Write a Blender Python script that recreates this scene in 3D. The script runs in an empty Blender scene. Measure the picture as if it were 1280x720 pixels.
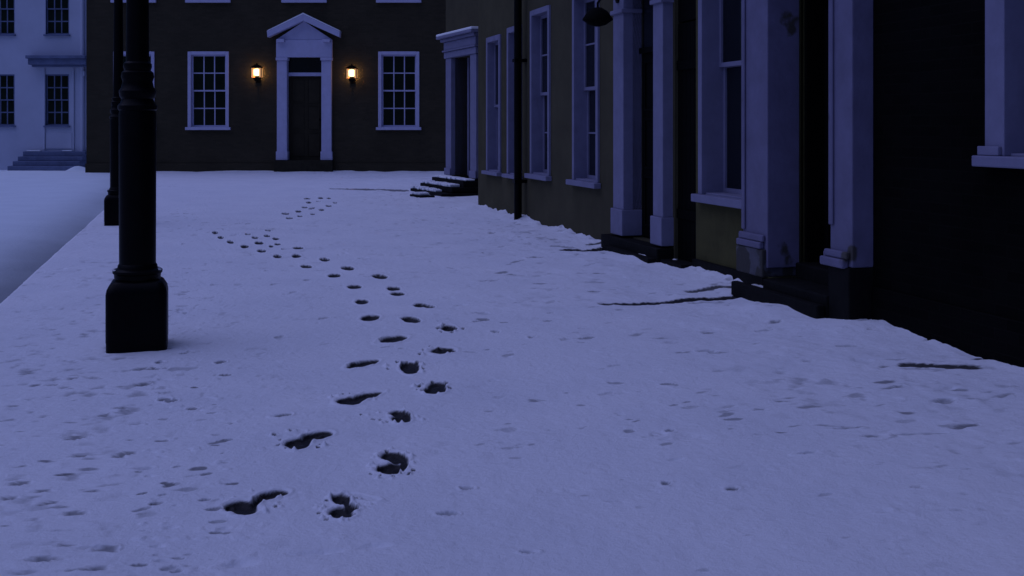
import bpy, bmesh, math, random
import numpy as np
from mathutils import Vector, Matrix
R = math.radians
random.seed(4)
S = bpy.context.scene
C = S.collection

# ------------------------------------------------------------------ helpers
def tag(o, label, cat=None, group=None, kind=None):
    if label: o['label'] = label
    if cat: o['category'] = cat
    if group: o['group'] = group
    if kind: o['kind'] = kind
    return o

def empty(name, loc, rz=0, label=None, cat=None, group=None):
    o = bpy.data.objects.new(name, None); C.objects.link(o)
    o.location = loc; o.rotation_euler = (0, 0, rz); o.empty_display_size = .2
    return tag(o, label, cat, group)

class MB:
    """collects shapes, builds ONE mesh object. local frame of a facade: u right, p out of the wall, z up"""
    def __init__(self): self.bm = bmesh.new()
    def box(self, u0, u1, p0, p1, z0, z1):
        vs = [self.bm.verts.new((u, -p, z)) for z in (z0, z1) for p in (p0, p1) for u in (u0, u1)]
        # 0:u0p0z0 1:u1p0z0 2:u0p1z0 3:u1p1z0 4..7 same at z1   (y=-p)
        for f in ((0, 2, 3, 1), (4, 5, 7, 6), (2, 6, 7, 3), (0, 1, 5, 4), (0, 4, 6, 2), (1, 3, 7, 5)):
            self.bm.faces.new([vs[i] for i in f])
        return self
    def quad(self, pts):
        self.bm.faces.new([self.bm.verts.new(p) for p in pts]); return self
    def prism(self, poly, p0, p1):
        """poly in (u,z), extruded p0..p1"""
        a = [self.bm.verts.new((u, -p0, z)) for u, z in poly]
        b = [self.bm.verts.new((u, -p1, z)) for u, z in poly]
        n = len(poly)
        self.bm.faces.new(a[::-1]); self.bm.faces.new(b)
        for i in range(n):
            self.bm.faces.new((a[i], a[(i+1) % n], b[(i+1) % n], b[i]))
        return self
    def lathe(self, prof, cx=0, cy=0, n=32, power=None):
        rings = []
        for r, z in prof:
            ring = []
            for k in range(n):
                a = 2*math.pi*(k+.5)/n
                rr = r
                if power:  # rounded-square / octagon section
                    c, s_ = abs(math.cos(a)), abs(math.sin(a))
                    rr = r/((c**power + s_**power)**(1/power))
                ring.append(self.bm.verts.new((cx+rr*math.cos(a), cy+rr*math.sin(a), z)))
            rings.append(ring)
        for a, b in zip(rings, rings[1:]):
            for k in range(n):
                self.bm.faces.new((a[k], a[(k+1) % n], b[(k+1) % n], b[k]))
        self.bm.faces.new(rings[0][::-1]); self.bm.faces.new(rings[-1])
        return self
    def tube(self, pts, r, n=10):
        rings = []
        for i, p in enumerate(pts):
            p = Vector(p)
            d = (Vector(pts[min(i+1, len(pts)-1)]) - Vector(pts[max(i-1, 0)])).normalized()
            s_ = d.cross(Vector((0, 0, 1)) if abs(d.z) < .9 else Vector((1, 0, 0))).normalized()
            t = d.cross(s_)
            rings.append([self.bm.verts.new(p + r*(math.cos(2*math.pi*k/n)*s_ + math.sin(2*math.pi*k/n)*t)) for k in range(n)])
        for a, b in zip(rings, rings[1:]):
            for k in range(n):
                self.bm.faces.new((a[k], a[(k+1) % n], b[(k+1) % n], b[k]))
        self.bm.faces.new(rings[0][::-1]); self.bm.faces.new(rings[-1])
        return self
    def build(self, name, mat, parent=None, bevel=0, smooth=False, loc=(0, 0, 0)):
        bmesh.ops.recalc_face_normals(self.bm, faces=self.bm.faces)
        me = bpy.data.meshes.new(name); self.bm.to_mesh(me); self.bm.free()
        me.materials.append(mat)
        o = bpy.data.objects.new(name, me); C.objects.link(o)
        o.location = loc
        if parent: o.parent = parent
        if smooth:
            me.shade_smooth()
            m = o.modifiers.new('e', 'EDGE_SPLIT'); m.split_angle = R(38)
        if bevel:
            m = o.modifiers.new('b', 'BEVEL'); m.width = bevel; m.segments = 2; m.limit_method = 'ANGLE'
        return o

def wall_sheet(bm_, u0, u1, z0, z1, openings, thick=.32, p=0):
    """a wall slab with real holes; outer face at p"""
    us = sorted({u0, u1, *[v for o in openings for v in o[:2]]})
    zs = sorted({z0, z1, *[v for o in openings for v in o[2:4]]})
    bm = bm_.bm
    for ua, ub in zip(us, us[1:]):
        for za, zb in zip(zs, zs[1:]):
            cu, cz = (ua+ub)/2, (za+zb)/2
            if any(o[0] < cu < o[1] and o[2] < cz < o[3] for o in openings): continue
            bm.faces.new([bm.verts.new(v) for v in ((ua, -p, za), (ub, -p, za), (ub, -p, zb), (ua, -p, zb))])
            bm.faces.new([bm.verts.new(v) for v in ((ua, -p+thick, za), (ua, -p+thick, zb), (ub, -p+thick, zb), (ub, -p+thick, za))])
    for a, b, c, d in openings:
        for q in (((a, c), (a, d)), ((b, d), (b, c)), ((a, d), (b, d)), ((b, c), (a, c))):
            (x1, z1_), (x2, z2_) = q
            bm.faces.new([bm.verts.new(v) for v in ((x1, -p, z1_), (x2, -p, z2_), (x2, -p+thick, z2_), (x1, -p+thick, z1_))])

def house_shell(h, u0, u1, top, depth, openings, mat, roofmat, p=0, z0=-.5, side=True):
    m = MB(); wall_sheet(m, u0, u1, z0, top, openings, .32, p)
    bm = m.bm
    y0, y1 = -p, -p+depth
    for u in (u0, u1):
        bm.faces.new([bm.verts.new(v) for v in ((u, y0, z0), (u, y1, z0), (u, y1, top), (u, y0, top))])
    bm.faces.new([bm.verts.new(v) for v in ((u0, y1, z0), (u0, y1, top), (u1, y1, top), (u1, y1, z0))])
    bmesh.ops.remove_doubles(bm, verts=bm.verts, dist=1e-4)
    # keep normals as authored: back/inner faces may mix, harmless for opaque paint
    w = m.build('wall', mat, h)
    r = MB(); r.box(u0+.004, u1-.004, p-depth-.0, p+.22, top+.004, top+.2)
    mid = p - depth/2
    r.quad([(u0, -p-.2, top+.204), (u1, -p-.2, top+.204), (u1, -mid, top+1.9), (u0, -mid, top+1.9)])
    r.quad([(u0, -p+depth, top+.204), (u0, -mid, top+1.9), (u1, -mid, top+1.9), (u1, -p+depth, top+.204)])
    r.build('roof', roofmat, h)
    return w

# ------------------------------------------------------------------ materials
def mat(name, col, rough=.7, metal=0, var=.15, scale=6, bump=.0, bscale=40, second=None, thresh=None, spec=.5, coords='Object'):
    m = bpy.data.materials.new(name); m.use_nodes = True
    nt = m.node_tree; n = nt.nodes; l = nt.links
    b = n['Principled BSDF']; b.inputs['Roughness'].default_value = rough; b.inputs['Metallic'].default_value = metal
    b.inputs['Specular IOR Level'].default_value = spec
    tc = n.new('ShaderNodeTexCoord')
    nz = n.new('ShaderNodeTexNoise'); nz.inputs['Scale'].default_value = scale; nz.inputs['Detail'].default_value = 8
    nz.inputs['Roughness'].default_value = .65
    l.new(tc.outputs[coords], nz.inputs['Vector'])
    mx = n.new('ShaderNodeMix'); mx.data_type = 'RGBA'
    mx.inputs['A'].default_value = (*[c*(1-var) for c in col], 1)
    mx.inputs['B'].default_value = (*[min(1, c*(1+var)) for c in col], 1)
    rp = n.new('ShaderNodeMapRange'); rp.inputs['From Min'].default_value = .3; rp.inputs['From Max'].default_value = .7
    l.new(nz.outputs['Fac'], rp.inputs['Value']); l.new(rp.outputs['Result'], mx.inputs['Factor'])
    out = mx.outputs['Result']
    if second:
        n2 = n.new('ShaderNodeTexNoise'); n2.inputs['Scale'].default_value = scale*.55; n2.inputs['Detail'].default_value = 6
        mp = n.new('ShaderNodeMapping'); mp.inputs['Location'].default_value = (3.1, 7.7, 1.3)
        l.new(tc.outputs[coords], mp.inputs['Vector']); l.new(mp.outputs['Vector'], n2.inputs['Vector'])
        r2 = n.new('ShaderNodeMapRange'); r2.inputs['From Min'].default_value = thresh; r2.inputs['From Max'].default_value = thresh+.04
        l.new(n2.outputs['Fac'], r2.inputs['Value'])
        m2 = n.new('ShaderNodeMix'); m2.data_type = 'RGBA'
        l.new(r2.outputs['Result'], m2.inputs['Factor']); l.new(out, m2.inputs['A'])
        m2.inputs['B'].default_value = (*second, 1)
        out = m2.outputs['Result']
    l.new(out, b.inputs['Base Color'])
    if bump:
        nb = n.new('ShaderNodeTexNoise'); nb.inputs['Scale'].default_value = bscale; nb.inputs['Detail'].default_value = 5
        l.new(tc.outputs[coords], nb.inputs['Vector'])
        bp = n.new('ShaderNodeBump'); bp.inputs['Strength'].default_value = bump; bp.inputs['Distance'].default_value = .01
        l.new(nb.outputs['Fac'], bp.inputs['Height']); l.new(bp.outputs['Normal'], b.inputs['Normal'])
    return m

def brick_mat(name, c1, c2, mortar, rough=.95, wear=.3):
    m = bpy.data.materials.new(name); m.use_nodes = True
    nt = m.node_tree; n = nt.nodes; l = nt.links; b = n['Principled BSDF']
    b.inputs['Roughness'].default_value = rough; b.inputs['Specular IOR Level'].default_value = .05
    tc = n.new('ShaderNodeTexCoord'); sp = n.new('ShaderNodeSeparateXYZ'); cb = n.new('ShaderNodeCombineXYZ')
    l.new(tc.outputs['Object'], sp.inputs[0])
    ad = n.new('ShaderNodeMath'); ad.operation = 'ADD'
    l.new(sp.outputs['X'], ad.inputs[0]); l.new(sp.outputs['Y'], ad.inputs[1])
    l.new(ad.outputs[0], cb.inputs['X']); l.new(sp.outputs['Z'], cb.inputs['Y'])
    bt = n.new('ShaderNodeTexBrick'); bt.inputs['Scale'].default_value = 1
    bt.inputs['Brick Width'].default_value = .225; bt.inputs['Row Height'].default_value = .075
    bt.inputs['Mortar Size'].default_value = .006; bt.inputs['Mortar Smooth'].default_value = .3
    bt.inputs['Color1'].default_value = (*c1, 1); bt.inputs['Color2'].default_value = (*c2, 1); bt.inputs['Mortar'].default_value = (*mortar, 1)
    l.new(cb.outputs[0], bt.inputs['Vector'])
    nz = n.new('ShaderNodeTexNoise'); nz.inputs['Scale'].default_value = 1.1; nz.inputs['Detail'].default_value = 9
    l.new(tc.outputs['Object'], nz.inputs['Vector'])
    mr = n.new('ShaderNodeMapRange'); mr.inputs['From Min'].default_value = .3; mr.inputs['From Max'].default_value = .72
    mr.inputs['To Min'].default_value = 1-wear; mr.inputs['To Max'].default_value = 1+wear
    l.new(nz.outputs['Fac'], mr.inputs['Value'])
    vm = n.new('ShaderNodeVectorMath'); vm.operation = 'SCALE'
    l.new(bt.outputs['Color'], vm.inputs[0]); l.new(mr.outputs['Result'], vm.inputs['Scale'])
    l.new(vm.outputs[0], b.inputs['Base Color'])
    bp = n.new('ShaderNodeBump'); bp.inputs['Strength'].default_value = .5; bp.inputs['Distance'].default_value = .008
    inv = n.new('ShaderNodeMath'); inv.operation = 'SUBTRACT'; inv.inputs[0].default_value = 1
    l.new(bt.outputs['Fac'], inv.inputs[1]); l.new(inv.outputs[0], bp.inputs['Height']); l.new(bp.outputs['Normal'], b.inputs['Normal'])
    return m

def emit_mat(name, col, strength):
    m = bpy.data.materials.new(name); m.use_nodes = True; b = m.node_tree.nodes['Principled BSDF']
    b.inputs['Base Color'].default_value = (*col, 1)
    b.inputs['Emission Color'].default_value = (*col, 1); b.inputs['Emission Strength'].default_value = strength
    return m

def snow_mat(name, kerb_shade=False):
    m = bpy.data.materials.new(name); m.use_nodes = True
    nt = m.node_tree; n = nt.nodes; l = nt.links; b = n['Principled BSDF']
    tc = n.new('ShaderNodeTexCoord')
    at = n.new('ShaderNodeAttribute'); at.attribute_name = 'bare'  # exposed paving on the pavement sheet, painted kerb shade on the road sheet
    nz = n.new('ShaderNodeTexNoise'); nz.inputs['Scale'].default_value = 1.3; nz.inputs['Detail'].default_value = 6
    l.new(tc.outputs['Object'], nz.inputs['Vector'])
    mx = n.new('ShaderNodeMix'); mx.data_type = 'RGBA'
    mx.inputs['A'].default_value = (.70, .73, .78, 1) if not kerb_shade else (.64, .72, .78, 1); mx.inputs['B'].default_value = (.86, .875, .90, 1) if not kerb_shade else (.78, .86, .91, 1)
    l.new(nz.outputs['Fac'], mx.inputs['Factor'])
    # exposed wet paving / on the road, shade painted beside the kerb
    ns = n.new('ShaderNodeTexNoise'); ns.inputs['Scale'].default_value = 60; ns.inputs['Detail'].default_value = 4
    l.new(tc.outputs['Object'], ns.inputs['Vector'])
    st = n.new('ShaderNodeMix'); st.data_type = 'RGBA'
    if kerb_shade:
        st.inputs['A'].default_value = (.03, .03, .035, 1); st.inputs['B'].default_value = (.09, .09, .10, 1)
    else:
        st.inputs['A'].default_value = (.006, .006, .007, 1); st.inputs['B'].default_value = (.028, .026, .028, 1)
    l.new(ns.outputs['Fac'], st.inputs['Factor'])
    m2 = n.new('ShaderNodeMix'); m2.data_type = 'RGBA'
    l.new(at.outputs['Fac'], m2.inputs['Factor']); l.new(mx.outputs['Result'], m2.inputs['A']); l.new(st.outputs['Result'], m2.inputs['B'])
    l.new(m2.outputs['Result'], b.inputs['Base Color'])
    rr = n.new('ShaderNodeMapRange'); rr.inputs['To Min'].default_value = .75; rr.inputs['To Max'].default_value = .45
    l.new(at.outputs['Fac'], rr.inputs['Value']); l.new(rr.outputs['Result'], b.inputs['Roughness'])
    b.inputs['Specular IOR Level'].default_value = .2
    nb = n.new('ShaderNodeTexNoise'); nb.inputs['Scale'].default_value = 17; nb.inputs['Detail'].default_value = 10; nb.inputs['Roughness'].default_value = .72
    l.new(tc.outputs['Object'], nb.inputs['Vector'])
    bp = n.new('ShaderNodeBump'); bp.inputs['Strength'].default_value = .8; bp.inputs['Distance'].default_value = .016
    l.new(nb.outputs['Fac'], bp.inputs['Height']); l.new(bp.outputs['Normal'], b.inputs['Normal'])
    return m

M = dict(
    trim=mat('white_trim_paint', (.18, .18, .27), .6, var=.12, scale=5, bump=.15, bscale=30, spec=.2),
    trim_far=mat('lightened_white_trim_paint', (.46, .46, .62), .6, var=.08, scale=5, spec=.2),  # white trim lightened in colour, in place of light missing on the far facade
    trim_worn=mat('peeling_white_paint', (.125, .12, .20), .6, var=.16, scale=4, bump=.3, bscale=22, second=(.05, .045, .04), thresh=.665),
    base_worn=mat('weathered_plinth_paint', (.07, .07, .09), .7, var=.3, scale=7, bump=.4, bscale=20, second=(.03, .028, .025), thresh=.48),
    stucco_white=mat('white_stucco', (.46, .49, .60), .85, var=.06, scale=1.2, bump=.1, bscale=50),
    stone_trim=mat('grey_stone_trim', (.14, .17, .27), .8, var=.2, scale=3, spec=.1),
    brick_far=brick_mat('dark_brown_brick', (.051, .043, .028), (.042, .037, .024), (.046, .040, .027), wear=.12),
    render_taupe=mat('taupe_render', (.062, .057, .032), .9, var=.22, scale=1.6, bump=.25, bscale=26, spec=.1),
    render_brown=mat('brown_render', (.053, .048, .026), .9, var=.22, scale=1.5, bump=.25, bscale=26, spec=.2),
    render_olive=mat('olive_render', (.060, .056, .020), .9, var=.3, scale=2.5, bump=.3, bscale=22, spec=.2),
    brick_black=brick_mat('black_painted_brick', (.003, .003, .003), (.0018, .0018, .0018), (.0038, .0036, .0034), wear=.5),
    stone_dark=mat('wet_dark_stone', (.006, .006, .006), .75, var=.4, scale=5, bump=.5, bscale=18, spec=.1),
    black_paint=mat('black_gloss_paint', (.0015, .0015, .002), .42, var=.3, scale=12, bump=.12, bscale=60, spec=.07),
    black_matt=mat('black_matt_paint', (.0015, .0015, .0015), .8, var=.3, scale=12, spec=.05),
    door_brown=mat('dark_brown_door_paint', (.034, .029, .018), .8, var=.15, scale=5, spec=.1),
    door_black=mat('black_door_paint', (.002, .002, .002), .7, var=.2, scale=5, spec=.08),
    slate=mat('roof_slate', (.09, .09, .10), .8, var=.3, scale=4),
    glass=mat('dark_window_glass', (.006, .008, .010), .06, var=.4, scale=.7, bump=.04, bscale=3, spec=.25),
    glass_far=mat('dark_window_glass_green', (.006, .012, .008), .12, var=.4, scale=.7, spec=.15),
    step_brown=mat('worn_brown_step', (.028, .025, .016), .8, var=.3, scale=5, spec=.1),
    kerb=mat('kerb_granite', (.12, .12, .12), .8, var=.3, scale=8, bump=.4),
    base=mat('frozen_ground', (.6, .61, .65), .9, var=.1, scale=.2),
    glow=emit_mat('lit_lamp_bulb', (1.0, .72, .36), 3.0),
    glowglass=emit_mat('lit_amber_glass', (1.0, .50, .18), .42),
)
M['snow'] = snow_mat('fresh_snow')
M['road'] = snow_mat('road_snow_and_kerb_shade', True)

# ------------------------------------------------------------------ noise for the snow
def hash2(ix, iy, seed):
    h = (ix.astype(np.int64)*374761393 + iy.astype(np.int64)*668265263 + seed*1442695041) & 0x7fffffff
    h = ((h ^ (h >> 13))*1274126177) & 0x7fffffff
    return ((h ^ (h >> 16)) & 0xffff)/65535.0
def vnoise(x, y, seed=0):
    ix, iy = np.floor(x), np.floor(y); fx, fy = x-ix, y-iy
    fx = fx*fx*(3-2*fx); fy = fy*fy*(3-2*fy)
    a, b = hash2(ix, iy, seed), hash2(ix+1, iy, seed); c, d = hash2(ix, iy+1, seed), hash2(ix+1, iy+1, seed)
    return (a*(1-fx)+b*fx)*(1-fy) + (c*(1-fx)+d*fx)*fy
def fbm(x, y, octv=4, seed=0):
    s, a, t = 0, 1, 0
    for i in range(octv):
        s = s + a*(vnoise(x*2**i+i*17.3, y*2**i+i*9.1, seed+i)-.5); t += a; a *= .55
    return s/t*2
def sstep(e0, e1, x):
    t = np.clip((x-e0)/(e1-e0), 0, 1); return t*t*(3-2*t)

# street geometry: the kerb and the terrace run along the direction (-K, 1)
K = .2714
EYE = 1.5; F = 1450.0
KERB_X = -1.67
def gpt(px, py):          # a spot on the pavement seen at this bearing / dip from the standpoint
    Y = EYE*F/(py-157.0); return (px-640.0)/F*Y, Y

def grid_mesh(name, X, Y, Z, bare, material):
    ny, nx = X.shape
    me = bpy.data.meshes.new(name)
    co = np.stack([X, Y, Z], -1).reshape(-1, 3).astype(np.float32)
    idx = np.arange(ny*nx).reshape(ny, nx)
    q = np.stack([idx[:-1, :-1], idx[:-1, 1:], idx[1:, 1:], idx[1:, :-1]], -1).reshape(-1, 4).astype(np.int32)
    me.vertices.add(len(co)); me.vertices.foreach_set('co', co.ravel())
    me.loops.add(q.size); me.loops.foreach_set('vertex_index', q.ravel())
    me.polygons.add(len(q)); me.polygons.foreach_set('loop_start', np.arange(0, q.size, 4, dtype=np.int32))
    me.polygons.foreach_set('loop_total', np.full(len(q), 4, dtype=np.int32))
    me.polygons.foreach_set('use_smooth', np.ones(len(q), dtype=bool))
    me.update(calc_edges=True)
    at = me.attributes.new('bare', 'FLOAT', 'POINT'); at.data.foreach_set('value', np.clip(bare, 0, 1).astype(np.float32).ravel())
    me.materials.append(material); me.validate()
    o = bpy.data.objects.new(name, me); C.objects.link(o)
    return o

# --------------------------------------------------- pavement snow with footprints
s_ax = np.concatenate([[-.05, -.03, 0, .02], np.arange(.045, 1.4, .025), np.arange(1.4, 3.1, .0062), np.arange(3.1, 4.5, .0095),
                       np.arange(4.5, 7.3, .024), np.arange(7.35, 16, .12)])
y_ax = list(np.arange(-14, 1, .4)); y = 1.0
while y < 38.4:
    y_ax.append(y); y += .03 if y < 3.4 else min(max(.00022*y*y, .0065), .10)
y_ax = np.array(y_ax)
SS, YY = np.meshgrid(s_ax, y_ax)
XX = KERB_X - K*YY + SS
Z = .020*fbm(XX*.5, YY*.5, 3, 3) + .0050*fbm(XX*2.6, YY*2.2, 4, 11) + .0028*fbm(XX*11, YY*7, 3, 31)
rough_right = sstep(3.8, 6.0, SS)
Z += rough_right*(.017*fbm(XX*3.3+5, YY*2.3, 4, 51) + .0035*fbm(XX*13, YY*9, 3, 71))
BARE = np.zeros_like(Z)
# snow banked up against the terrace, ragged
WALL_S = 5.184 - KERB_X
edge = WALL_S - SS
bank = np.exp(-np.clip(edge, 0, 9)/.16)
inrow = sstep(22.5, 21.0, YY)
Z += bank*inrow*(.055 + .075*fbm(XX*1.8, YY*2.4, 5, 91) + .040*fbm(XX*8, YY*6, 3, 95))
for (qx, qy, qa, qr) in ((1.55, 13.0, .05, .3), (2.05, 9.35, .06, .3), (.95, 13.5, .03, .25), (2.5, 8.6, .05, .4), (-.75, 20.9, .05, .25)):
    Z += qa*np.exp(-(((XX-qx)/qr)**2+((YY-qy)/qr)**2))
# pile along the far house
farb = np.exp(-np.clip(37.45-YY, 0, 9)/.45)
Z += farb*(.03 + .05*fbm(XX*.9, YY*.9, 4, 97))

LINES = []
def ellipse(px, py, w, h, tilt=0, depth=.045, bare=1.0, soft=.35, rim=.006, jit=.18, rel=False):
    """a pressed hollow; size w,h as seen from the standpoint, stored as a real ground ellipse"""
    X0, Y0 = gpt(px, py)
    kx, ky = F/Y0, EYE*F/(Y0*Y0)
    reach = (h/2+w/2*abs(math.sin(tilt))+2)/ky*1.6+.05
    r0, r1 = np.searchsorted(y_ax, [Y0-reach, Y0+reach])
    if r1-r0 < 2: return
    x, yv = XX[r0:r1], YY[r0:r1]
    dx = kx*((x-X0) - X0/Y0*(yv-Y0)); dy = -ky*(yv-Y0)
    c, s_ = math.cos(tilt), math.sin(tilt)
    a, b = (dx*c+dy*s_)/(w/2), (-dx*s_+dy*c)/(h/2)
    d = np.sqrt(a*a+b*b) + jit*fbm(x*14, yv*14, 2, 5)
    m = 1-sstep(1-soft, 1.0, d)
    zz = Z[r0:r1]
    zz += rim*np.exp(-((d-1.16)/.14)**2)*(BARE[r0:r1] < .15)
    target = -depth + .004*fbm(x*30, yv*30, 2, 8)
    if rel:
        LINES.append((r0, r1, m, depth))
    else: Z[r0:r1] = zz*(1-m) + np.minimum(zz, target)*m
    if bare: BARE[r0:r1] = np.maximum(BARE[r0:r1], bare*sstep(.0, .35, m))

def crumbs(px, py, w, h, n=16, left=0):
    for _ in range(n):
        a = random.uniform(0, 2*math.pi); k = random.uniform(.62, 1.0)
        cx = px + math.cos(a)*w*k*.62 - left*w*random.random()*.5; cy = py + math.sin(a)*h*k*.75
        r = random.uniform(2.6, 6.0)
        if random.random() < .45: ellipse(cx, cy, r, r*.6, random.uniform(-.5, .5), depth=.016, bare=.95, rim=.004, jit=.4)
        else: bump(cx, cy, r*1.1, r*.6, random.uniform(.008, .018))
def bump(px, py, w, h, ht):
    X0, Y0 = gpt(px, py); kx, ky = F/Y0, EYE*F/(Y0*Y0)
    r0, r1 = np.searchsorted(y_ax, [Y0-h/ky*2-.02, Y0+h/ky*2+.02])
    if r1-r0 < 2: return
    x, yv = XX[r0:r1], YY[r0:r1]
    dx = kx*((x-X0) - X0/Y0*(yv-Y0)); dy = -ky*(yv-Y0)
    Z[r0:r1] += ht*np.exp(-((dx/(w/2))**2+(dy/(h/2))**2)*1.4)

# faint old prints and wind pits first
rs = random.Random(12)
def faint(n, x0, x1, y0, y1, wmin, wmax, dmin=.006, dmax=.018, bmax=.0):
    for _ in range(n):
        py = rs.uniform(y0, y1); k = (py-157)/400
        w = rs.uniform(wmin, wmax)*(.35+k*.9); w *= .8; h = w*rs.uniform(.10, .19)*(.7+k*.4)
        d = rs.uniform(dmin, dmax)
        ellipse(rs.uniform(x0, x1), py, w, h, rs.uniform(-.22, .05), depth=d, bare=bmax*rs.random()**1.3, soft=.8, rim=.001, jit=1.1)
faint(170, -10, 290, 435, 718, 9, 24, .006, .018, .75)
faint(60, 0, 150, 280, 450, 9, 20, .004, .012, .4)
faint(70, 200, 620, 270, 440, 12, 26, .004, .012, .35)
faint(22, 540, 640, 440, 712, 10, 22, .004, .010, .15)
faint(270, 600, 1270, 285, 560, 9, 30, .003, .012, .65)
faint(45, 560, 1270, 500, 715, 9, 20, .004, .010, .3)
for e in [(150, 568, 14, 6), (62, 626, 26, 6), (52, 612, 20, 5), (21, 602, 30, 6), (14, 620, 28, 7), (134, 686, 30, 9), (52, 700, 34, 10),
          (118, 712, 36, 8), (92, 640, 30, 8), (160, 565, 22, 7), (90, 473, 18, 4), (178, 480, 22, 5), (214, 500, 18, 4), (241, 509, 14, 4),
          (130, 517, 20, 4), (95, 545, 26, 5), (100, 567, 22, 5), (152, 508, 20, 5), (176, 461, 20, 4), (200, 453, 14, 4), (277, 452, 16, 4),
          (352, 519, 24, 4), (205, 498, 18, 4)]:
    ellipse(*e[:4], tilt=-.14, depth=.018, bare=.62, soft=.7, jit=.6)
for e in [(1210, 530, 34, 7, .65), (1182, 500, 34, 5, .5), (1123, 484, 20, 5, .6), (1068, 533, 50, 3, .5), (1092, 543, 26, 4, .5),
          (950, 511, 16, 5, .6), (832, 604, 14, 6, .6), (917, 611, 20, 6, .7), (838, 538, 12, 5, .5), (1155, 540, 60, 3, .4),
          (970, 403, 16, 4, .6), (955, 414, 34, 3, .5), (885, 440, 26, 4, .4), (1010, 452, 18, 4, .3), (1145, 608, 16, 5, .4),
          (612, 350, 34, 2, .4), (672, 322, 24, 3, .6), (690, 362, 26, 3, .4), (595, 402, 12, 3, .5), (665, 422, 12, 3, .5),
          (620, 415, 12, 3, .5), (658, 688, 30, 6, .4), (560, 640, 24, 5, .4), (585, 608, 22, 5, .4), (1010, 566, 26, 4, .35)]:
    ellipse(*e[:4], tilt=-.05, depth=.02, bare=e[4], soft=.6, jit=.6)
# soft drag marks low left of the walker
for e in [(395, 690, 120, 9), (300, 705, 70, 12), (470, 681, 60, 8), (860, 545, 60, 18), (700, 610, 90, 20)]:
    ellipse(*e, tilt=-.1, depth=.014, bare=0, soft=1, rim=0, jit=.3)
# cracks of bare drain channel from the steps, melted lines
def line(pts, w0, w1, bare=1):
    n = 70
    for i in range(len(pts)-1):
        for k in range(n):
            t = k/n; g = (i+t)/(len(pts)-1)
            ellipse(pts[i][0]*(1-t)+pts[i+1][0]*t, pts[i][1]*(1-t)+pts[i+1][1]*t, 20, w0*(1-g)+w1*g, depth=.012, bare=bare, rim=0, jit=.25, soft=.4, rel=True)
LM = np.zeros_like(Z)
line([(757, 381.5), (800, 380), (870, 374), (948, 368)], 3.4, 4.6)
line([(864, 363), (905, 359), (930, 360)], 2.2, 3.2, .9)
line([(707, 312.5), (735, 313.5), (757, 311)], 2.6, 3.4)
line([(694, 307), (712, 309)], 1.5, 1.8, .5); line([(742, 306), (753, 306)], 2.2, 2.2, .9)
line([(1132, 457), (1160, 458), (1220, 459.5)], 4.8, 5.0, .95); line([(1136, 461), (1175, 462)], 2, 2, .4)
line([(1225, 451), (1262, 453)], 3, 2.5, .9)
line([(868, 378), (905, 376)], 1.6, 1.2, .4)
line([(1030, 530), (1075, 532)], 2.0, 1.6, .5); line([(420, 236), (505, 238)], 1.6, 2.4, .75)

for a_, b_, m_, d_ in LINES: LM[a_:b_] = np.maximum(LM[a_:b_], m_*d_)
Z -= LM
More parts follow.
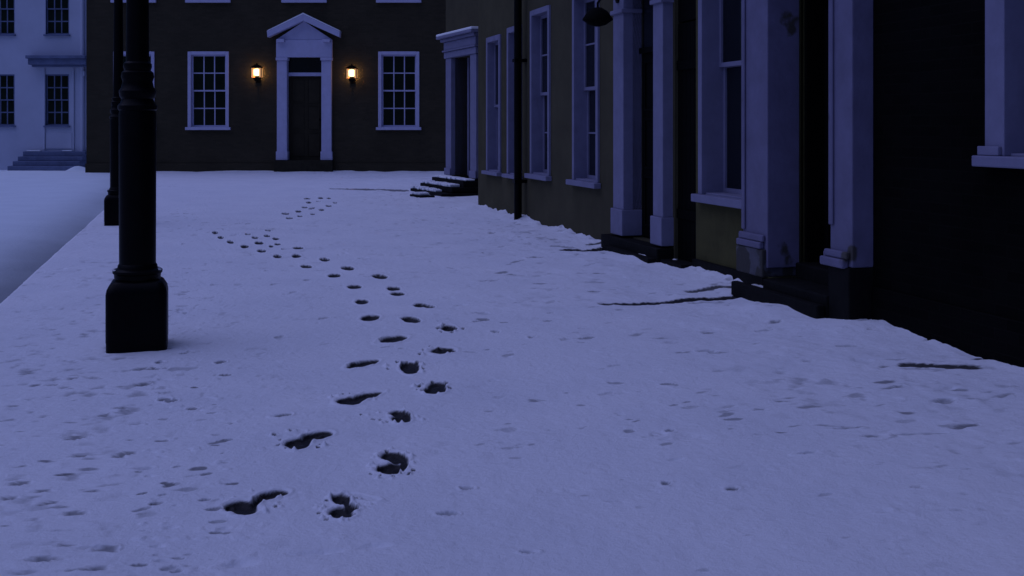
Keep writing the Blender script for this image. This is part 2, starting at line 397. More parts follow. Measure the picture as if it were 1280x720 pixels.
# the walker's prints: two tracks crossing the pavement, near ones show sole and heel apart
T = .21
for e in [  # px, py, w, h, tilt
    (303, 633, 44, 17, 0), (340, 617.5, 42, 10, -T), (321, 626, 16, 9, -.5),
    (428, 623, 25, 14, .2), (426, 639.5, 33, 13, 0), (439, 632, 18, 9, .3),
    (372, 553, 34, 13, -.1), (397, 543, 40, 10, -T), (384, 548, 22, 9, -.3),
    (493, 570, 34, 13, .05), (489, 584, 38, 12, -.03), (506, 577, 10, 13, 0),
    (449, 496, 56, 8, -T-.03), (438, 499, 38, 9.5, -.08),
    (498, 515, 22, 7.5, 0), (502, 522.5, 27, 8, 0), (508, 518, 12, 9, 0),
    (546, 481, 26, 8, -.05), (543, 487, 30, 7.5, 0), (552, 484, 12, 11, 0),
    (455, 453.5, 42, 6.5, -T), (449, 455, 26, 6.5, -.05),
    (513, 459, 24, 12, .05), (505, 457, 10, 6, 0),
    (491, 423.5, 38, 7.5, -.15), (487, 425, 22, 7, 0),
    (553, 438, 32, 8, -.06), (561, 410, 21, 7.5, 0), (514, 400, 25, 7, .1), (463, 397.5, 24, 7.5, -.1),
    (526, 382, 18, 5.5, 0), (536, 384, 16, 4, .05), (497, 367, 19, 5, .03), (492, 360.3, 17, 5, 0),
    (452, 376, 17, 6, 0), (443, 358, 18, 5, 0), (475, 346, 20, 5, .06), (418, 344.5, 16, 4.5, 0), (435, 336, 17, 4.5, .06),
    (406, 325, 13, 4.2, .05), (383, 333.3, 15, 4, .05), (371, 320.5, 12, 4, 0), (373, 310.6, 14, 3.6, 0), (347, 321, 11, 3.6, 0),
    (327, 314, 12, 4, 0), (324, 303.6, 12, 3.8, 0), (306, 308, 11, 4, 0), (339, 308, 6, 3, 0), (347, 305, 8, 2.8, 0), (345, 298.3, 9, 3, 0),
    (334, 295.3, 8, 2.8, 0), (335, 288, 8, 2.4, 0), (319, 297.3, 9, 3, 0), (310, 293, 8, 2, 0), (355, 312, 7, 2, 0),
    (288, 302.2, 9, 3.4, .1), (276, 297, 8, 2.8, 0), (269, 291.3, 8, 3, 0),
    (357, 267, 10, 2.6, 0), (362, 272.5, 9, 2.2, 0), (373, 264.2, 8, 2.2, 0), (375, 270.2, 7, 2.2, 0), (391, 267.3, 6, 2.2, 0),
    (381, 259.2, 8, 2, 0), (386, 253.2, 7, 2, 0), (402, 262.2, 7, 2, 0), (411, 257.4, 8, 2.2, 0), (419, 253.8, 6, 1.8, 0),
    (401, 247.2, 7, 1.8, 0), (411, 247.5, 6, 1.5, 0), (384, 247.8, 9, 1.3, 0), (398, 251.8, 6, 1.4, 0), (390, 260.4, 9, 1.5, -.2)]:
    ellipse(e[0], e[1], e[2]*1.05, e[3]*1.18, e[4], depth=.026, bare=1, soft=.38 if e[1] > 400 else .4, rim=.005 if e[1] > 400 else .003, jit=.20 if e[1] > 400 else .12)
ellipse(452, 620, 46, 8, .16, depth=.012, bare=.12, soft=.7)
for c_ in [(318, 628, 66, 20, 18, 0), (432, 632, 60, 24, 30, .5), (385, 549, 60, 18, 16, .4), (493, 578, 52, 26, 24, .6), (447, 497, 60, 10, 8, .4),
           (500, 519, 56, 13, 20, .6), (545, 484, 44, 12, 14, .5), (512, 459, 40, 11, 12, .5), (546, 439, 44, 8, 14, .3), (561, 411, 30, 7, 8, 0)]:
    crumbs(c_[0], c_[1], c_[2], c_[3], n=c_[4], left=c_[5])
# thin wind-scoured flecks where the paving greys the snow, and small crumbs of crust
fl = fbm(XX*8.5, YY*6.0, 3, 301); patch = sstep(-.25, .45, fbm(XX*.45, YY*.35, 3, 311))
side = .35 + .65*np.maximum(sstep(2.4, 1.2, SS), rough_right)
fm = sstep(.34, .60, fl)*patch*side
fl2 = fbm(XX*19, YY*11, 3, 321); fm2 = sstep(.42, .66, fl2)*sstep(-.1, .5, fbm(XX*.7+9, YY*.6, 3, 331))*side
keep = (BARE < .3)
Z -= keep*(.007*fm + .004*fm2)
BARE = np.maximum(BARE, np.clip(.42*fm + .40*fm2, 0, .6)*keep)
Z += keep*.006*sstep(.45, .7, fbm(XX*13+3, YY*13, 2, 341))*side
# kerb edge rolls over
Z[:, 0] = -.30; Z[:, 1] = -.10; Z[:, 2] -= .012
for a_, b_, c_ in [(170, 441, .0)]: pass
pave = grid_mesh('snowy_pavement', XX, YY, Z, BARE, M['snow'])
tag(pave, 'snow covered pavement crossed by two lines of dark footprints', kind='structure')

# --------------------------------------------------- road
t_ax = np.concatenate([-np.geomspace(70, 3, 70), np.arange(-2.95, -.02, .05), [0.0, .02]])
yr = np.concatenate([np.arange(-14, 4, .5), np.arange(4, 24, .09), np.arange(24, 62, .22)])
TT, YR = np.meshgrid(t_ax, yr)
XR = KERB_X - K*YR + TT
d = -TT
ZR = (-.12 - .17*np.exp(-(d/.55)**1.6))*(1-.8*sstep(22, 34, YR)) - .38*sstep(38.5, 47, YR)
ZR += .012*fbm(XR*.6, YR*.5, 4, 201) + .004*fbm(XR*4, YR*3, 3, 211)
hx, hy = -17.5, 47.0
ZR += .26*np.exp(-(((XR-hx)/.5)**2+((YR-hy)/.6)**2))*(1+.5*fbm(XR*3, YR*3, 3, 7))
BR = .99*np.exp(-(d/.75)**1.5)*(.86+.28*fbm(XR*1.2, YR*.5, 4, 231))  # gutter shade painted into the road colour, fading away from the kerb
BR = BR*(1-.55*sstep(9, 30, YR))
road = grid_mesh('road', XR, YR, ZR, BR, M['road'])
tag(road, 'snow covered road with shade painted dark along the kerb', kind='structure')
kb = MB(); bm = kb.bm
for i in range(-14, 40):
    y0, y1 = i+.004, i+.996
    pts = [(KERB_X-K*yy+dx) for yy in (y0, y1) for dx in (-.02, .13)]
    vs = [bm.verts.new((pts[0], y0, z)) for z in (-.5, -.03)] + [bm.verts.new((pts[1], y0, z)) for z in (-.5, -.03)] + \
         [bm.verts.new((pts[2], y1, z)) for z in (-.5, -.03)] + [bm.verts.new((pts[3], y1, z)) for z in (-.5, -.03)]
    for f in ((0, 2, 3, 1), (4, 5, 7, 6), (0, 1, 5, 4), (2, 6, 7, 3), (1, 3, 7, 5)): bm.faces.new([vs[j] for j in f])
tag(kb.build('kerb', M['kerb']), 'granite kerb under the snow edge', kind='structure')
g = MB(); g.quad([(-400, -400, -.75), (400, -400, -.75), (400, 400, -.75), (-400, 400, -.75)])
tag(g.build('ground', M['base']), 'snowy ground reaching the horizon', kind='structure')

# ------------------------------------------------------------------ windows and doors
def sash_window(h, u0, u1, z0, z1, cols=3, rows=(2, 2), face=.07, proud=.035, rev=.14, sill=True, frame='trim', glass='glass', bar=.028, sill_h=.07, p=0, head=0):
    """frame mesh = the window part; sash, pane, sill are its sub-parts. u0..u1, z0..z1 is the wall opening"""
    f = MB()
    f.box(u0-.004, u0+face, p-rev-.10, p+proud, z0, z1); f.box(u1-face, u1+.004, p-rev-.10, p+proud, z0, z1)
    f.box(u0+face, u1-face, p-rev-.10, p+proud-.002, z1-face, z1+.004)
    if head: f.box(u0-.05, u1+.05, p+.002, p+.09, z1+.004, z1+head)
    w = f.build('window', M[frame], h, bevel=.006)
    s = MB(); ua, ub, za, zb = u0+face, u1-face, z0+.02, z1-face
    mid = za + (zb-za)*rows[1]/(rows[0]+rows[1])
    st = .045
    for (a, b, pd, nr) in ((za, mid+.02, p-rev-.045, rows[1]), (mid-.02, zb, p-rev, rows[0])):
        s.box(ua, ua+st, pd-.035, pd, a, b); s.box(ub-st, ub, pd-.035, pd, a, b)
        s.box(ua+st, ub-st, pd-.035, pd-.001, a, a+st); s.box(ua+st, ub-st, pd-.035, pd-.001, b-st, b)
        for i in range(1, cols):
            x = ua+st+(ub-ua-2*st)*i/cols; s.box(x-bar/2, x+bar/2, pd-.03, pd-.006, a+st, b-st)
        for j in range(1, nr):
            zz = a+st+(b-a-2*st)*j/nr; s.box(ua+st, ub-st, pd-.028, pd-.008, zz-bar/2, zz+bar/2)
    s.build('sash', M[frame], w)
    g_ = MB(); g_.box(ua, ub, p-rev-.075, p-rev-.066, za, mid); g_.box(ua, ub, p-rev-.03, p-rev-.022, mid+.001, zb)
    g_.build('pane', M[glass], w)
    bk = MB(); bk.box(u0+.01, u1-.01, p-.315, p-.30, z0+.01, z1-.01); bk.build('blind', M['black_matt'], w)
    if sill:
        q = MB(); q.box(u0-.07, u1+.07, p+.003, p+.10, z0-sill_h, z0); q.box(u0+.003, u1-.003, p-rev-.09, p+.002, z0-sill_h+.02, z0+.018); q.build('sill', M[frame], w, bevel=.008)
    return w

def copy_part(o, parent, du=0, dz=0):
    c = o.copy(); C.objects.link(c); c.parent = parent; c.location = (o.location.x+du, o.location.y, o.location.z+dz)
    for ch in list(o.children):
        d_ = ch.copy(); C.objects.link(d_); d_.parent = c
    return c

def panelled_door(h, u0, u1, z0, z1, p, mat_, rows=3, glaze=None):
    m = MB(); m.box(u0, u1, p-.05, p, z0, z1)
    wdt = (u1-u0)
    hh = (z1-z0-.12)/rows
    for r in range(rows):
        for c in range(2):
            a = u0+.1+c*(wdt-.1)/2; b = a+(wdt-.3)/2
            za, zb = z0+.12+r*hh, z0+.04+(r+1)*hh
            for bx in ((a, b, za, za+.03), (a, b, zb-.03, zb), (a, a+.03, za+.03, zb-.03), (b-.03, b, za+.03, zb-.03)):
                m.box(bx[0], bx[1], p+.001, p+.018, bx[2], bx[3])
    d_ = m.build('door', M[mat_], h, bevel=.004)
    k = MB(); k.lathe([(.01, 0), (.03, .012), (.03, .035), (.012, .05)], n=14)
    kn = k.build('handle', M['black_paint'], d_); kn.rotation_euler = (R(90), 0, 0); kn.location = (u1-.09, -p-.001, (z0+z1)/2-.05)
    return d_

# ------------------------------------------------------------------ 1. the dark brick house closing the view
YF = 37.5; q = YF/F
def fu(px): return (px-640)*q
def fz(py): return EYE-(py-157)*q
dark = empty('brick_house', (0, YF, 0), 0, 'dark brick house facing down the pavement, white pedimented door between two lit lanterns', 'house')
wins = [(fu(235), fu(286)), (fu(473), fu(522)), (fu(142), fu(192)), (fu(598), fu(648))]
z0, z1 = fz(159), fz(64.5)
ops = [(a, b, z0, z1) for a, b in wins]
upz0, upz1 = fz(0), fz(0)+2.35
upw = [(fu(235), fu(286)), (fu(355), fu(404)), (fu(473), fu(522)), (fu(142), fu(192)), (fu(576), fu(626))]
ops += [(a, b, upz0, upz1) for a, b in upw]
door = (fu(359), fu(402), fz(200), fz(72))
ops.append(door)
house_shell(dark, fu(108), fu(760), 9.0, 9, ops, M['brick_far'], M['slate'], z0=-.8)
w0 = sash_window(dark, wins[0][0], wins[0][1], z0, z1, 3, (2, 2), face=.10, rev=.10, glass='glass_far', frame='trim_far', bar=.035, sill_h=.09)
for a, b in wins[1:]: copy_part(w0, dark, a-wins[0][0])
for a, b in upw: copy_part(w0, dark, a-wins[0][0], upz0-z0)
# doorcase
dc = MB()
a0, a1, b0, b1 = fu(347), fu(359.5), fu(402.5), fu(415)
zb = fz(200); zc = fz(72)
for a, b in ((a0, a1), (b0, b1)):
    dc.box(a, b, -.22, .13, zb+.28, zc-.1); dc.box(a-.025, b+.025, -.2, .16, zb, zb+.28); dc.box(a-.03, b+.03, -.2, .17, zc-.1, zc)
dc.box(a0-.02, b1+.02, -.2, .15, zc+.003, fz(50))
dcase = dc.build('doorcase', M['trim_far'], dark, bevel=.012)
cx = fu(381); ez = fz(50); ap = fz(27)
pd = MB(); pd.prism([(a0-.02, ez+.004), (b1+.02, ez+.004), (cx, ap)], -.0, .12)
pd.build('pediment', M['trim_far'], dcase)
for xx in (a0+.02, b1-.26):
    cs = MB(); cs.box(xx, xx+.24, .153, .30, fz(53.5), fz(49.5)); cs.build('console', M['trim_far'], dcase, bevel=.01)
L, Rr, t = fu(337), fu(426), .26
zl = fz(47.5)
rk = MB()
rk.prism([(L, zl), (cx, fz(27)), (cx, fz(19)), (L-.02, zl+t*.72)], .0, .34)
rk.prism([(Rr, zl), (Rr+.02, zl+t*.72), (cx+.002, fz(19)), (cx+.002, fz(27))], .0, .34)
rk.build('cornice', M['trim_far'], dcase, bevel=.01)
sn = MB(); sn.prism([(L-.03, zl+t*.72+.004), (cx, fz(19)+.006), (cx, fz(19)+.05), (L+.02, zl+t*.72+.05)], .02, .33)
sn.prism([(Rr+.03, zl+t*.72+.004), (Rr-.02, zl+t*.72+.05), (cx+.002, fz(19)+.05), (cx+.002, fz(19)+.006)], .02, .33)
sn.build('snow_cap', M['snow'], dcase)
panelled_door(dark, a1+.002, b0-.002, zb, fz(95), -.16, 'door_brown')
tr = MB(); tr.box(a1+.001, b0-.001, -.2, -.09, fz(95)+.002, fz(90.5)); trm = tr.build('transom', M['trim_far'], dark)
gl = MB(); gl.box(a1, b0, -.2, -.17, fz(90.5)+.002, zc); gl.build('pane', M['glass'], trm)
st = MB(); st.box(a0-.06, b1+.06, -.3, .30, -.3, zb-.01)
st.build('steps', M['step_brown'], dark, bevel=.01)
pl = MB(); pl.box(fu(108)-.02, a0-.08, .0025, .05, -.6, .28); pl.box(b1+.08, fu(760), .0025, .05, -.6, .28)
pl.build('plinth', M['brick_far'], dark)

def wall_lantern(px, py, label):
    u, z = fu(px), fz(py)
    t = empty('wall_lantern', (u, YF, z), 0, label, 'lantern', 'lit lanterns either side of the pedimented door')
    b = MB(); b.box(-.07, .07, .003, .03, -.3, .12); b.tube([(0, -.03, -.24), (0, -.12, -.27), (0, -.20, -.22), (0, -.20, -.16)], .014)
    b.build('bracket', M['black_paint'], t, bevel=.004)
    c = MB()
    w, d_, hh = .165, .12, .17
    for sx in (-1, 1):
        for sp in (-1, 1):
            x, p = sx*w, .22+sp*d_
            c.box(x-.011, x+.011, p-.011, p+.011, -.14, hh)
    for zz in (-.155, hh):
        c.box(-w-.011, w+.011, .22-d_-.011, .22+d_+.011, zz, zz+.016)
    c.prism([(-w-.03, hh+.018), (w+.03, hh+.018), (.05, hh+.11), (-.05, hh+.11)], .12, .32)
    c.box(-.02, .02, .2, .24, hh+.112, hh+.16)
    c.prism([(-.05, -.25), (.05, -.25), (w*.7, -.157), (-w*.7, -.157)], .14, .30)
    c.build('cage', M['black_paint'], t)
    g_ = MB()
    for sx in (-1, 1): g_.box(sx*w-.003, sx*w+.003, .22-d_+.012, .22+d_-.012, -.13, hh-.01)
    for sp in (-1, 1):
        for sx in (-1, 1):
            g_.box(sx*.125-.028, sx*.125+.028, .22+sp*d_-.003, .22+sp*d_+.003, -.13, hh-.01)
    g_.build('pane', M['glowglass'], t)
    bl = MB(); bl.lathe([(.06, -.08), (.10, -.05), (.108, .09), (.09, .13), (.04, .15)], n=20)
    o = bl.build('bulb', M['glow'], t, smooth=True); o.location = (0, -.22, 0)
    pl_ = bpy.data.lights.new('lantern_flame', 'POINT'); pl_.energy = 9.0; pl_.color = (1.0, .58, .26); pl_.shadow_soft_size = .03
    po = bpy.data.objects.new('lantern_flame', pl_); C.objects.link(po); po.parent = t; po.location = (0, -.10, .02)
    return t
wall_lantern(323, 92, 'lit amber lantern on the brick wall left of the pedimented door')
wall_lantern(441, 93, 'lit amber lantern on the brick wall right of the pedimented door')

# ------------------------------------------------------------------ 2. white stuccoed house across the road
YW = 50.; qw = YW/F
def wu(px): return (px-640)*qw
def wz(py): return EYE-(py-157)*qw
wh = empty('stucco_house', (0, YW, 0), 0, 'pale stuccoed house left of the brick house, small paned windows and a hooded stepped door', 'house')
ww = [(wu(57), wu(86)), (wu(-11), wu(18)), (wu(-79), wu(-50))]
ops = [(a, b, wz(157), wz(93)) for a, b in ww] + [(a, b, wz(43), wz(43)+2.1) for a, b in ww]
house_shell(wh, wu(-160), wu(150), 8.6, 8, ops, M['stucco_white'], M['slate'], z0=-1)
w1 = sash_window(wh, ww[0][0], ww[0][1], wz(157), wz(93), 3, (2, 2), face=.015, proud=.01, rev=.07, glass='glass_far', bar=.05, frame='stone_trim')
for a, b in ww[1:]: copy_part(w1, wh, a-ww[0][0])
for a, b in ww: copy_part(w1, wh, a-ww[0][0], wz(43)-wz(157))
hd = MB(); hd.box(wu(38), wu(112), .003, .55, wz(74), wz(70)); hd.box(wu(40), wu(112), .003, .45, wz(81.5), wz(74)-.003)
hd.box(wu(43), wu(112), .003, .3, wz(84), wz(81.5)-.003)
hood = hd.build('door_hood', M['stone_trim'], wh, bevel=.02)
pn = MB(); pn.box(wu(55), wu(57)-.01, .003, .06, wz(187), wz(86)); pn.box(wu(91), wu(93), .003, .06, wz(187), wz(86))
pn.box(wu(58), wu(90), .003, .03, wz(186), wz(166))
pn.build('door_surround', M['stucco_white'], wh, bevel=.01)
pp = MB(); pp.tube([(wu(104), -.1, -.6), (wu(104), -.1, 8.4)], .075); pp.build('downpipe', M['stucco_white'], wh, smooth=True)
bk = MB(); bk.box(wu(102), wu(107), .003, .16, wz(95), wz(89)); bk.build('pipe_bracket', M['stucco_white'], wh)
sp_ = MB()
zs = [wz(212), wz(206), wz(200.5), wz(195), wz(189)]
for i in range(4):
    sp_.box(wu(28+i*2.2), wu(112), .003, 1.5-.33*i, (zs[i]+.003 if i else -1), zs[i+1])
stp = sp_.build('steps', M['stone_trim'], wh, bevel=.02)
for i, (a, b) in enumerate([(38, 55), (82, 94)]):
    ss = MB(); ss.box(wu(a), wu(b), .1, .42, zs[4]+.003, zs[4]+.05); ss.build('snow_cap', M['snow'], stp, bevel=.02)

# ------------------------------------------------------------------ 3. terrace on the right
ANG = math.atan2(-.9652, .2616)
def row_pt(U, p=0):
    Y = 21.4-.9652*U
    return Vector((5.184-K*Y-.9652*p, Y-.2616*p, 0))
def row_house(name, U0, label):
    pt = row_pt(U0)
    return empty(name, pt, ANG, label, 'house')
OFF = {}
TOP = 10.4
def rel(U, U0): return U-U0

# 3a house with the porch beyond the corner
h0 = empty('porch_house', (-1.45, 27.0, 0), math.atan2(-.9338, .3577), 'house beyond the terrace corner with a white porch and snowy steps', 'house')
house_shell(h0, -.30, 5.4, 6.2, 6, [(.40, 1.75, .30, 3.05)], M['render_brown'], M['slate'], p=-.0)
pc = MB()
pc.box(0, .40, -.3, .10, .36, 3.05); pc.box(1.75, 2.15, -.3, .10, .36, 3.05)
pc.box(-.03, .40, .1, .13, .36, .52); pc.box(1.75, 2.18, .1, .13, .36, .52)
pc.box(.62, .70, -.30, -.22, .36, 3.05)
pch = pc.build('porch', M['trim'], h0, bevel=.01)
en = MB()
en.box(-.05, 2.2, -.3, .13, 3.053, 3.20); en.box(-.09, 2.24, -.02, .17, 3.203, 3.24); en.box(-.05, 2.2, -.02, .135, 3.243, 3.43)
en.box(-.12, 2.27, -.02, .20, 3.433, 3.50); en.box(-.19, 2.34, -.02, .28, 3.503, 3.56)
en.build('entablature', M['trim'], pch, bevel=.015)
sn = MB(); sn.prism([(-.2, 3.563), (2.35, 3.563), (2.33, 3.62), (-.18, 3.62)], 0, .28); sn.build('snow_cap', M['snow'], pch, bevel=.02)
panelled_door(h0, .72, 1.74, .36, 2.5, -.25, 'door_black')
bkp = MB(); bkp.box(.4, 1.75, -.31, -.30, .3, 3.05); bkp.build('fanlight', M['black_matt'], h0)
stp = MB()
lv = [(-.05, 2.25, .42, .17, .31), (-.05, 2.3, .70, .07, .18), (-.0, 2.4, .95, -.3, .06)]
for a, b, p, za, zb in lv: stp.box(a, b, .002, p, za, zb)
stp.box(1.7, 2.5, 1.13, 1.45, -.3, .03)
s0 = stp.build('steps', M['stone_dark'], h0, bevel=.012)
for bx in ((-.03, 2.2, .14, .41, .313, .36), (-.03, 2.05, .43, .69, .183, .235), (.02, 1.7, .72, .94, .063, .115), (1.75, 2.2, 1.16, 1.42, .032, .08)):
    sn = MB(); N_ = 14
    for k in range(N_):
        u_a = bx[0]+(bx[1]-bx[0])*k/N_; u_b = bx[0]+(bx[1]-bx[0])*(k+1)/N_
        sn.box(u_a, u_b+.001, bx[2], bx[3]-random.uniform(0, .07), bx[4], bx[5]+random.uniform(-.012, .012))
    sn.build('snow_cap', M['snow'], s0, bevel=.012)

# 3b first house of the row
U0 = 0.0
hA = row_house('terraced_house', U0, 'taupe rendered end house of the terrace, two slim windows beside a black drainpipe')
ops = [(.72, 1.68, .70, 3.06), (2.15, 3.0, .70, 3.12)]
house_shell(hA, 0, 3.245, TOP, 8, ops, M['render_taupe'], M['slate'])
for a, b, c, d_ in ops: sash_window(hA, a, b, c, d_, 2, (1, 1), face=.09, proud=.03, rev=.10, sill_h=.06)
dp = MB(); dp.tube([(3.22, -.13, -.3), (3.22, -.13, 6.5)], .062, 14)
for z in (.6, 2.5, 4.4): dp.box(3.145, 3.295, .0, .2, z, z+.05)
dp.build('drainpipe', M['black_paint'], hA, smooth=True)

# 3c second house
U0 = 3.25
hB = row_house('terraced_house', U0, 'brown rendered terraced house with two tall sash windows and a white framed black door')
r = lambda U: U-3.25
ops = [(r(3.54), r(4.55), .76, 3.27), (r(5.64), r(6.69), .76, 3.30)]
dB = (r(7.87), r(8.80), .17, 3.10)
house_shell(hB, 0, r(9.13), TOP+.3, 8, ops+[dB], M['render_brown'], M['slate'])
for a, b, c, d_ in ops: sash_window(hB, a, b, c, d_, 2, (2, 2), face=.08, proud=.03, rev=.115, sill_h=.07, bar=.022)
pc = MB()
for a, b in ((r(7.52), r(7.87)), (r(8.80), r(9.08))):
    pc.box(a, b, -.12, .12, .50, 3.1); pc.box(a-.025, b+.02, -.115, .145, .19, .50)
    pc.box(a-.03, b+.025, -.115, .15, 2.84, 2.89)
pc.box(r(7.48), r(9.12), .002, .16, 3.103, 3.45)
pB = pc.build('doorcase', M['trim'], hB, bevel=.008)
panelled_door(hB, r(7.87)+.002, r(8.80)-.002, .19, 2.35, -.12, 'door_black')
tb = MB(); tb.box(r(7.87), r(8.80), -.16, -.08, 2.355, 2.42); tb.build('transom', M['door_black'], hB)
gl = MB(); gl.box(r(7.87), r(8.80), -.15, -.13, 2.42, 3.1); gl.build('fanlight', M['glass'], hB)
st = MB(); st.box(r(7.30), r(9.11), .003, .20, -.3, .165); st.box(r(7.62), r(9.1), .203, .30, -.3, .06)
st.build('doorstep', M['stone_dark'], hB, bevel=.012)
# unlit dish lamp on an arm at the doorcase
lm = empty('wall_lamp', row_pt(7.70, .12)+Vector((0, 0, 2.86)), ANG, 'dark unlit dish lamp on a short arm beside the white doorcase', 'wall lamp')
mm = MB(); mm.lathe([(.02, .13), (.05, .125), (.12, .08), (.175, .0), (.18, -.02), (.10, -.075), (.03, -.095)], n=28)
sh = mm.build('lamp_shade', M['black_matt'], lm, smooth=True); sh.location = (.22, -.34, -.10)
mm = MB(); mm.tube([(0, .0, .16), (.05, -.12, .16), (.16, -.28, .14), (.22, -.34, .08), (.22, -.34, .01)], .014); mm.build('arm', M['black_paint'], lm, smooth=True)
mm = MB(); mm.lathe([(.05, 0), (.05, .02), (.02, .03)], n=16); o = mm.build('backplate', M['black_paint'], lm); o.rotation_euler = (R(90), 0, 0); o.location = (0, -.002, .16)

# passage gate between the second and third house
gt = empty('passage_gate', row_pt(9.13, -.035), ANG, 'black boarded gate in the narrow passage between two terraced houses', 'gate')
mm = MB()
for i in range(5): mm.box(.006+i*.108, .006+i*.108+.102, -.03, 0, .06, 2.6)
mm.build('boards', M['black_matt'], gt)
for z in (.5, 2.1):
    mm = MB(); mm.box(.01, .53, .002, .02, z, z+.1); mm.build('ledge', M['black_matt'], gt)
mm = MB(); mm.box(.01, .54, -.04, 0, 2.62, 6.8); mm.build('infill_panel', M['black_matt'], gt)
mm = MB(); mm.box(.004, .548, -.05, .2, -.3, .055); mm.build('threshold', M['stone_dark'], gt)

# 3d third house with the big worn columns
U0 = 9.68
hC = row_house('terraced_house', U0, 'olive rendered terraced house with a tall window and peeling white door columns')
r = lambda U: U-9.68
ops = [(r(9.84), r(11.0), .80, 3.5)]
dC = (r(11.82), r(12.84), .20, 3.4)
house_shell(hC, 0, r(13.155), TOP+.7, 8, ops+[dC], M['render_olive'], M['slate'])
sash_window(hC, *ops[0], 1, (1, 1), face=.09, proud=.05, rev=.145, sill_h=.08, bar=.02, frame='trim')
pc = MB()
for a, b, zb_ in ((r(11.36), r(11.82), .28), (r(12.84), r(13.15), .44)):
    pc.box(a, b, -.05, .30, zb_, 3.4)
    pc.box(a+.001, a+.06, .301, .32, zb_+.30, 3.39)
pc.box(r(11.30), r(13.2), .002, .36, 3.403, 3.8)
pC = pc.build('doorcase', M['trim_worn'], hC, bevel=.012)
mm = MB(); mm.box(r(11.34), r(11.79), .302, .335, .50, .56); mm.box(r(11.32), r(11.77), .302, .35, .44, .497); mm.box(r(11.335), r(11.36)-.002, .05, .335, .44, .55)
mm.build('base_moulding', M['trim_worn'], pC, bevel=.012)
mm = MB(); mm.box(r(12.81), r(13.13), .302, .34, .50, .555); mm.box(r(12.78), r(13.11), .302, .36, .43, .497); mm.box(r(12.80), r(12.838), .05, .34, .43, .54)
mm.build('base_moulding', M['trim_worn'], pC, bevel=.012)
mm = MB(); mm.box(r(11.822), r(11.86), -.275, -.052, .33, 3.39); mm.build('door_lining', M['door_black'], hC)
mm = MB(); mm.box(r(11.30), r(11.80), .003, .34, .20, .437); mm.build('column_plinth', M['base_worn'], hC, bevel=.012)
mm = MB(); mm.box(r(12.86), r(13.153), .003, .33, -.3, .437); mm.build('column_plinth', M['stone_dark'], hC, bevel=.012)
panelled_door(hC, r(11.82)+.002, r(12.84)-.002, .33, 2.5, -.22, 'door_black')
mm = MB(); mm.box(r(11.82), r(12.84), -.30, -.28, .2, 3.4); mm.build('fanlight', M['black_matt'], hC)
mm = MB(); mm.box(r(11.825), r(12.835), -.25, .04, .05, .325); mm.box(r(11.36), r(12.85), .345, .42, -.3, .12); mm.box(r(11.81), r(12.855), .042, .342, -.3, .195)
mm.build('doorstep', M['stone_dark'], hC, bevel=.015)
mm = MB(); mm.box(r(9.70), r(11.25), .003, .05, -.3, .12); mm.build('plinth', M['stone_dark'], hC)

# 3e black painted brick house, nearest
U0 = 13.16
hD = row_house('terraced_house', U0, 'black painted brick terraced house nearest the camera with one high white window')
r = lambda U: U-13.16
P = .13
ops = [(r(14.5), r(15.75), 1.31, 3.6), (r(18.3), r(19.5), 1.31, 3.6), (r(22.1), r(23.3), 1.31, 3.6)]
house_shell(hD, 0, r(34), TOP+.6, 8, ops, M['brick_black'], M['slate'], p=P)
wD = sash_window(hD, *ops[0], 2, (1, 1), face=.18, proud=.05, rev=.28, sill_h=.07, p=P, frame='trim')
for oo in ops[1:]: copy_part(wD, hD, oo[0]-ops[0][0])
mm = MB(); mm.box(r(14.46), r(14.66), P+.052, P+.08, 1.312, 1.37); mm.build('sill_block', M['trim'], hD, bevel=.006)
mm = MB(); mm.box(0.01, r(34), P+.003, P+.02, -.3, .30); mm.build('plinth', M['brick_black'], hD, bevel=.01)

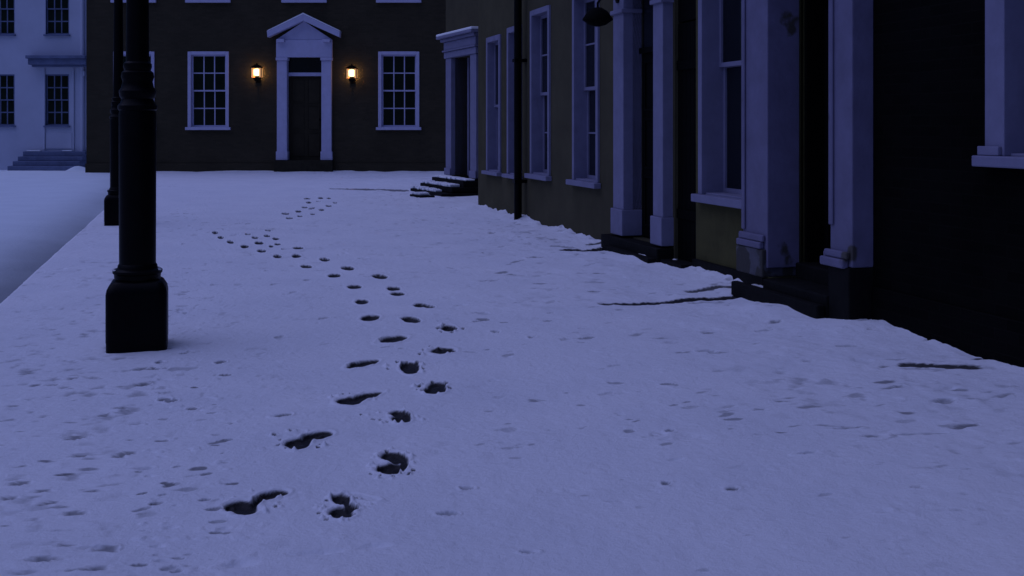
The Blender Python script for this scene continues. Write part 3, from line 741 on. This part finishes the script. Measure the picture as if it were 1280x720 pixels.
# ------------------------------------------------------------------ street lamps
def street_lamp(x, y, label):
    t = empty('street_lamp', (x, y, 0), R(15.2), label, 'street lamp', 'black cast iron street lamps along the kerb')
    m = MB(); m.lathe([(.196, -.12), (.196, .05), (.198, .06), (.198, .375), (.192, .405), (.168, .445), (.148, .458)], n=64, power=9)
    t_b = m.build('base', M['black_paint'], t, smooth=True)
    m = MB(); m.lathe([(.13, .455), (.150, .462), (.153, .495), (.162, .503), (.163, .520), (.150, .530), (.132, .535), (.128, .555), (.121, .565)], n=48); m.build('base_ring', M['black_paint'], t, smooth=True)
    m = MB(); m.lathe([(.120, .54), (.122, 1.58), (.118, 1.60)], n=48); m.build('shaft', M['black_paint'], t, smooth=True)
    m = MB(); m.lathe([(.118, 1.60), (.128, 1.61), (.130, 1.635), (.112, 1.655), (.104, 1.68), (.118, 1.70), (.122, 1.735), (.106, 1.76),
                       (.098, 1.80), (.108, 1.83), (.104, 1.86), (.086, 1.875), (.094, 1.90), (.092, 1.92), (.076, 1.935)], n=48)
    m.build('collar', M['black_paint'], t, smooth=True)
    m = MB(); m.lathe([(.076, 1.93), (.072, 2.6), (.060, 3.9), (.05, 4.0)], n=32)
    m.lathe([(.05, 3.99), (.09, 4.03), (.09, 4.06), (.05, 4.1)], n=32)
    m.tube([(-.35, 0, 3.75), (.35, 0, 3.75)], .014); m.build('upper_shaft', M['black_paint'], t, smooth=True)
    m = MB()
    m.lathe([(.03, 4.09), (.15, 4.16), (.16, 4.18)], n=4)
    for k in range(4):
        a = 2*math.pi*(k+.5)/4; c_, s_ = math.cos(a), math.sin(a)
        m.tube([(.15*c_, .15*s_, 4.17), (.24*c_, .24*s_, 4.62)], .012, 6)
    m.lathe([(.27, 4.62), (.25, 4.66), (.10, 4.84), (.05, 4.86), (.05, 4.92), (.01, 5.0)], n=4)
    ln = m.build('lantern', M['black_paint'], t)
    m = MB(); m.lathe([(.14, 4.19), (.225, 4.61)], n=4); m.build('pane', M['glass'], ln)
    # snow caught on the ledges of the base ring and collar
    m = MB()
    rr = random.Random(int(x*100))
    for k in range(9):
        a = R(rr.uniform(165, 215)) if k < 7 else R(rr.uniform(320, 350)); q_ = rr.uniform(.146, .158)
        zc_ = rr.choice((.530, .522))
        s_ = rr.uniform(.006, .014)
        bmesh.ops.create_icosphere(m.bm, subdivisions=1, radius=s_, matrix=Matrix.Translation((q_*math.cos(a), q_*math.sin(a), zc_+.004)) @ Matrix.Diagonal((1.3, 1.3, .55, 1)))
    m.build('snow_cap', M['snow'], t, smooth=True)
    return t
street_lamp((172-640)/F*7.88, 7.88, 'black street lamp nearest the camera with a stout square base in the snow')
street_lamp((148-640)/F*17.6, 17.6, 'farther black street lamp at the kerb, partly hidden by the near one')

# ------------------------------------------------------------------ light
W = bpy.data.worlds.new('World'); S.world = W; W.use_nodes = True
nt = W.node_tree; n = nt.nodes; l = nt.links
bg = n['Background']
sky = n.new('ShaderNodeTexSky'); sky.sky_type = 'NISHITA'; sky.sun_disc = False
SUN_EL, SUN_AZ = 53.0, 220.0
sky.sun_elevation = R(SUN_EL); sky.sun_rotation = R(SUN_AZ)
sky.ozone_density = 4; sky.dust_density = .1; sky.air_density = 1.0
tint = n.new('ShaderNodeMix'); tint.data_type = 'RGBA'; tint.blend_type = 'MULTIPLY'; tint.inputs['Factor'].default_value = 1
tint.inputs['B'].default_value = (.62, .70, 1.30, 1)
# dusk cloud: the vault is brighter overhead than at the skyline
wtc = n.new('ShaderNodeTexCoord'); wsp = n.new('ShaderNodeSeparateXYZ'); wmr = n.new('ShaderNodeMapRange')
wmr.inputs['From Min'].default_value = 0; wmr.inputs['From Max'].default_value = .9
wmr.inputs['To Min'].default_value = .25; wmr.inputs['To Max'].default_value = 2.3
l.new(wtc.outputs['Generated'], wsp.inputs[0]); l.new(wsp.outputs['Z'], wmr.inputs['Value'])
wsc = n.new('ShaderNodeVectorMath'); wsc.operation = 'SCALE'
l.new(sky.outputs['Color'], tint.inputs['A']); l.new(tint.outputs['Result'], wsc.inputs[0]); l.new(wmr.outputs['Result'], wsc.inputs['Scale'])
l.new(wsc.outputs[0], bg.inputs['Color'])
bg.inputs['Strength'].default_value = .028
sl = bpy.data.lights.new('dusk_light', 'SUN'); sl.energy = 1.0; sl.angle = R(80); sl.color = (.555, .565, 1.0)
so = bpy.data.objects.new('dusk_light', sl); C.objects.link(so)
so.rotation_euler = (R(3), R(-27), 0); so.location = (0, 0, 30)

cam = bpy.data.cameras.new('camera'); co_ = bpy.data.objects.new('camera', cam); C.objects.link(co_)
co_.location = (0, 0, EYE); co_.rotation_euler = (R(90), 0, 0)
cam.sensor_width = 36; cam.lens = 36*F/1280; cam.shift_y = -203/1280; cam.clip_end = 1500; cam.clip_start = .05
S.camera = co_
S.view_settings.view_transform = 'Standard'; S.view_settings.look = 'None'
S.view_settings.exposure = .03; S.view_settings.gamma = 1
S.cycles.use_denoising = True
S.cycles.max_bounces = 6
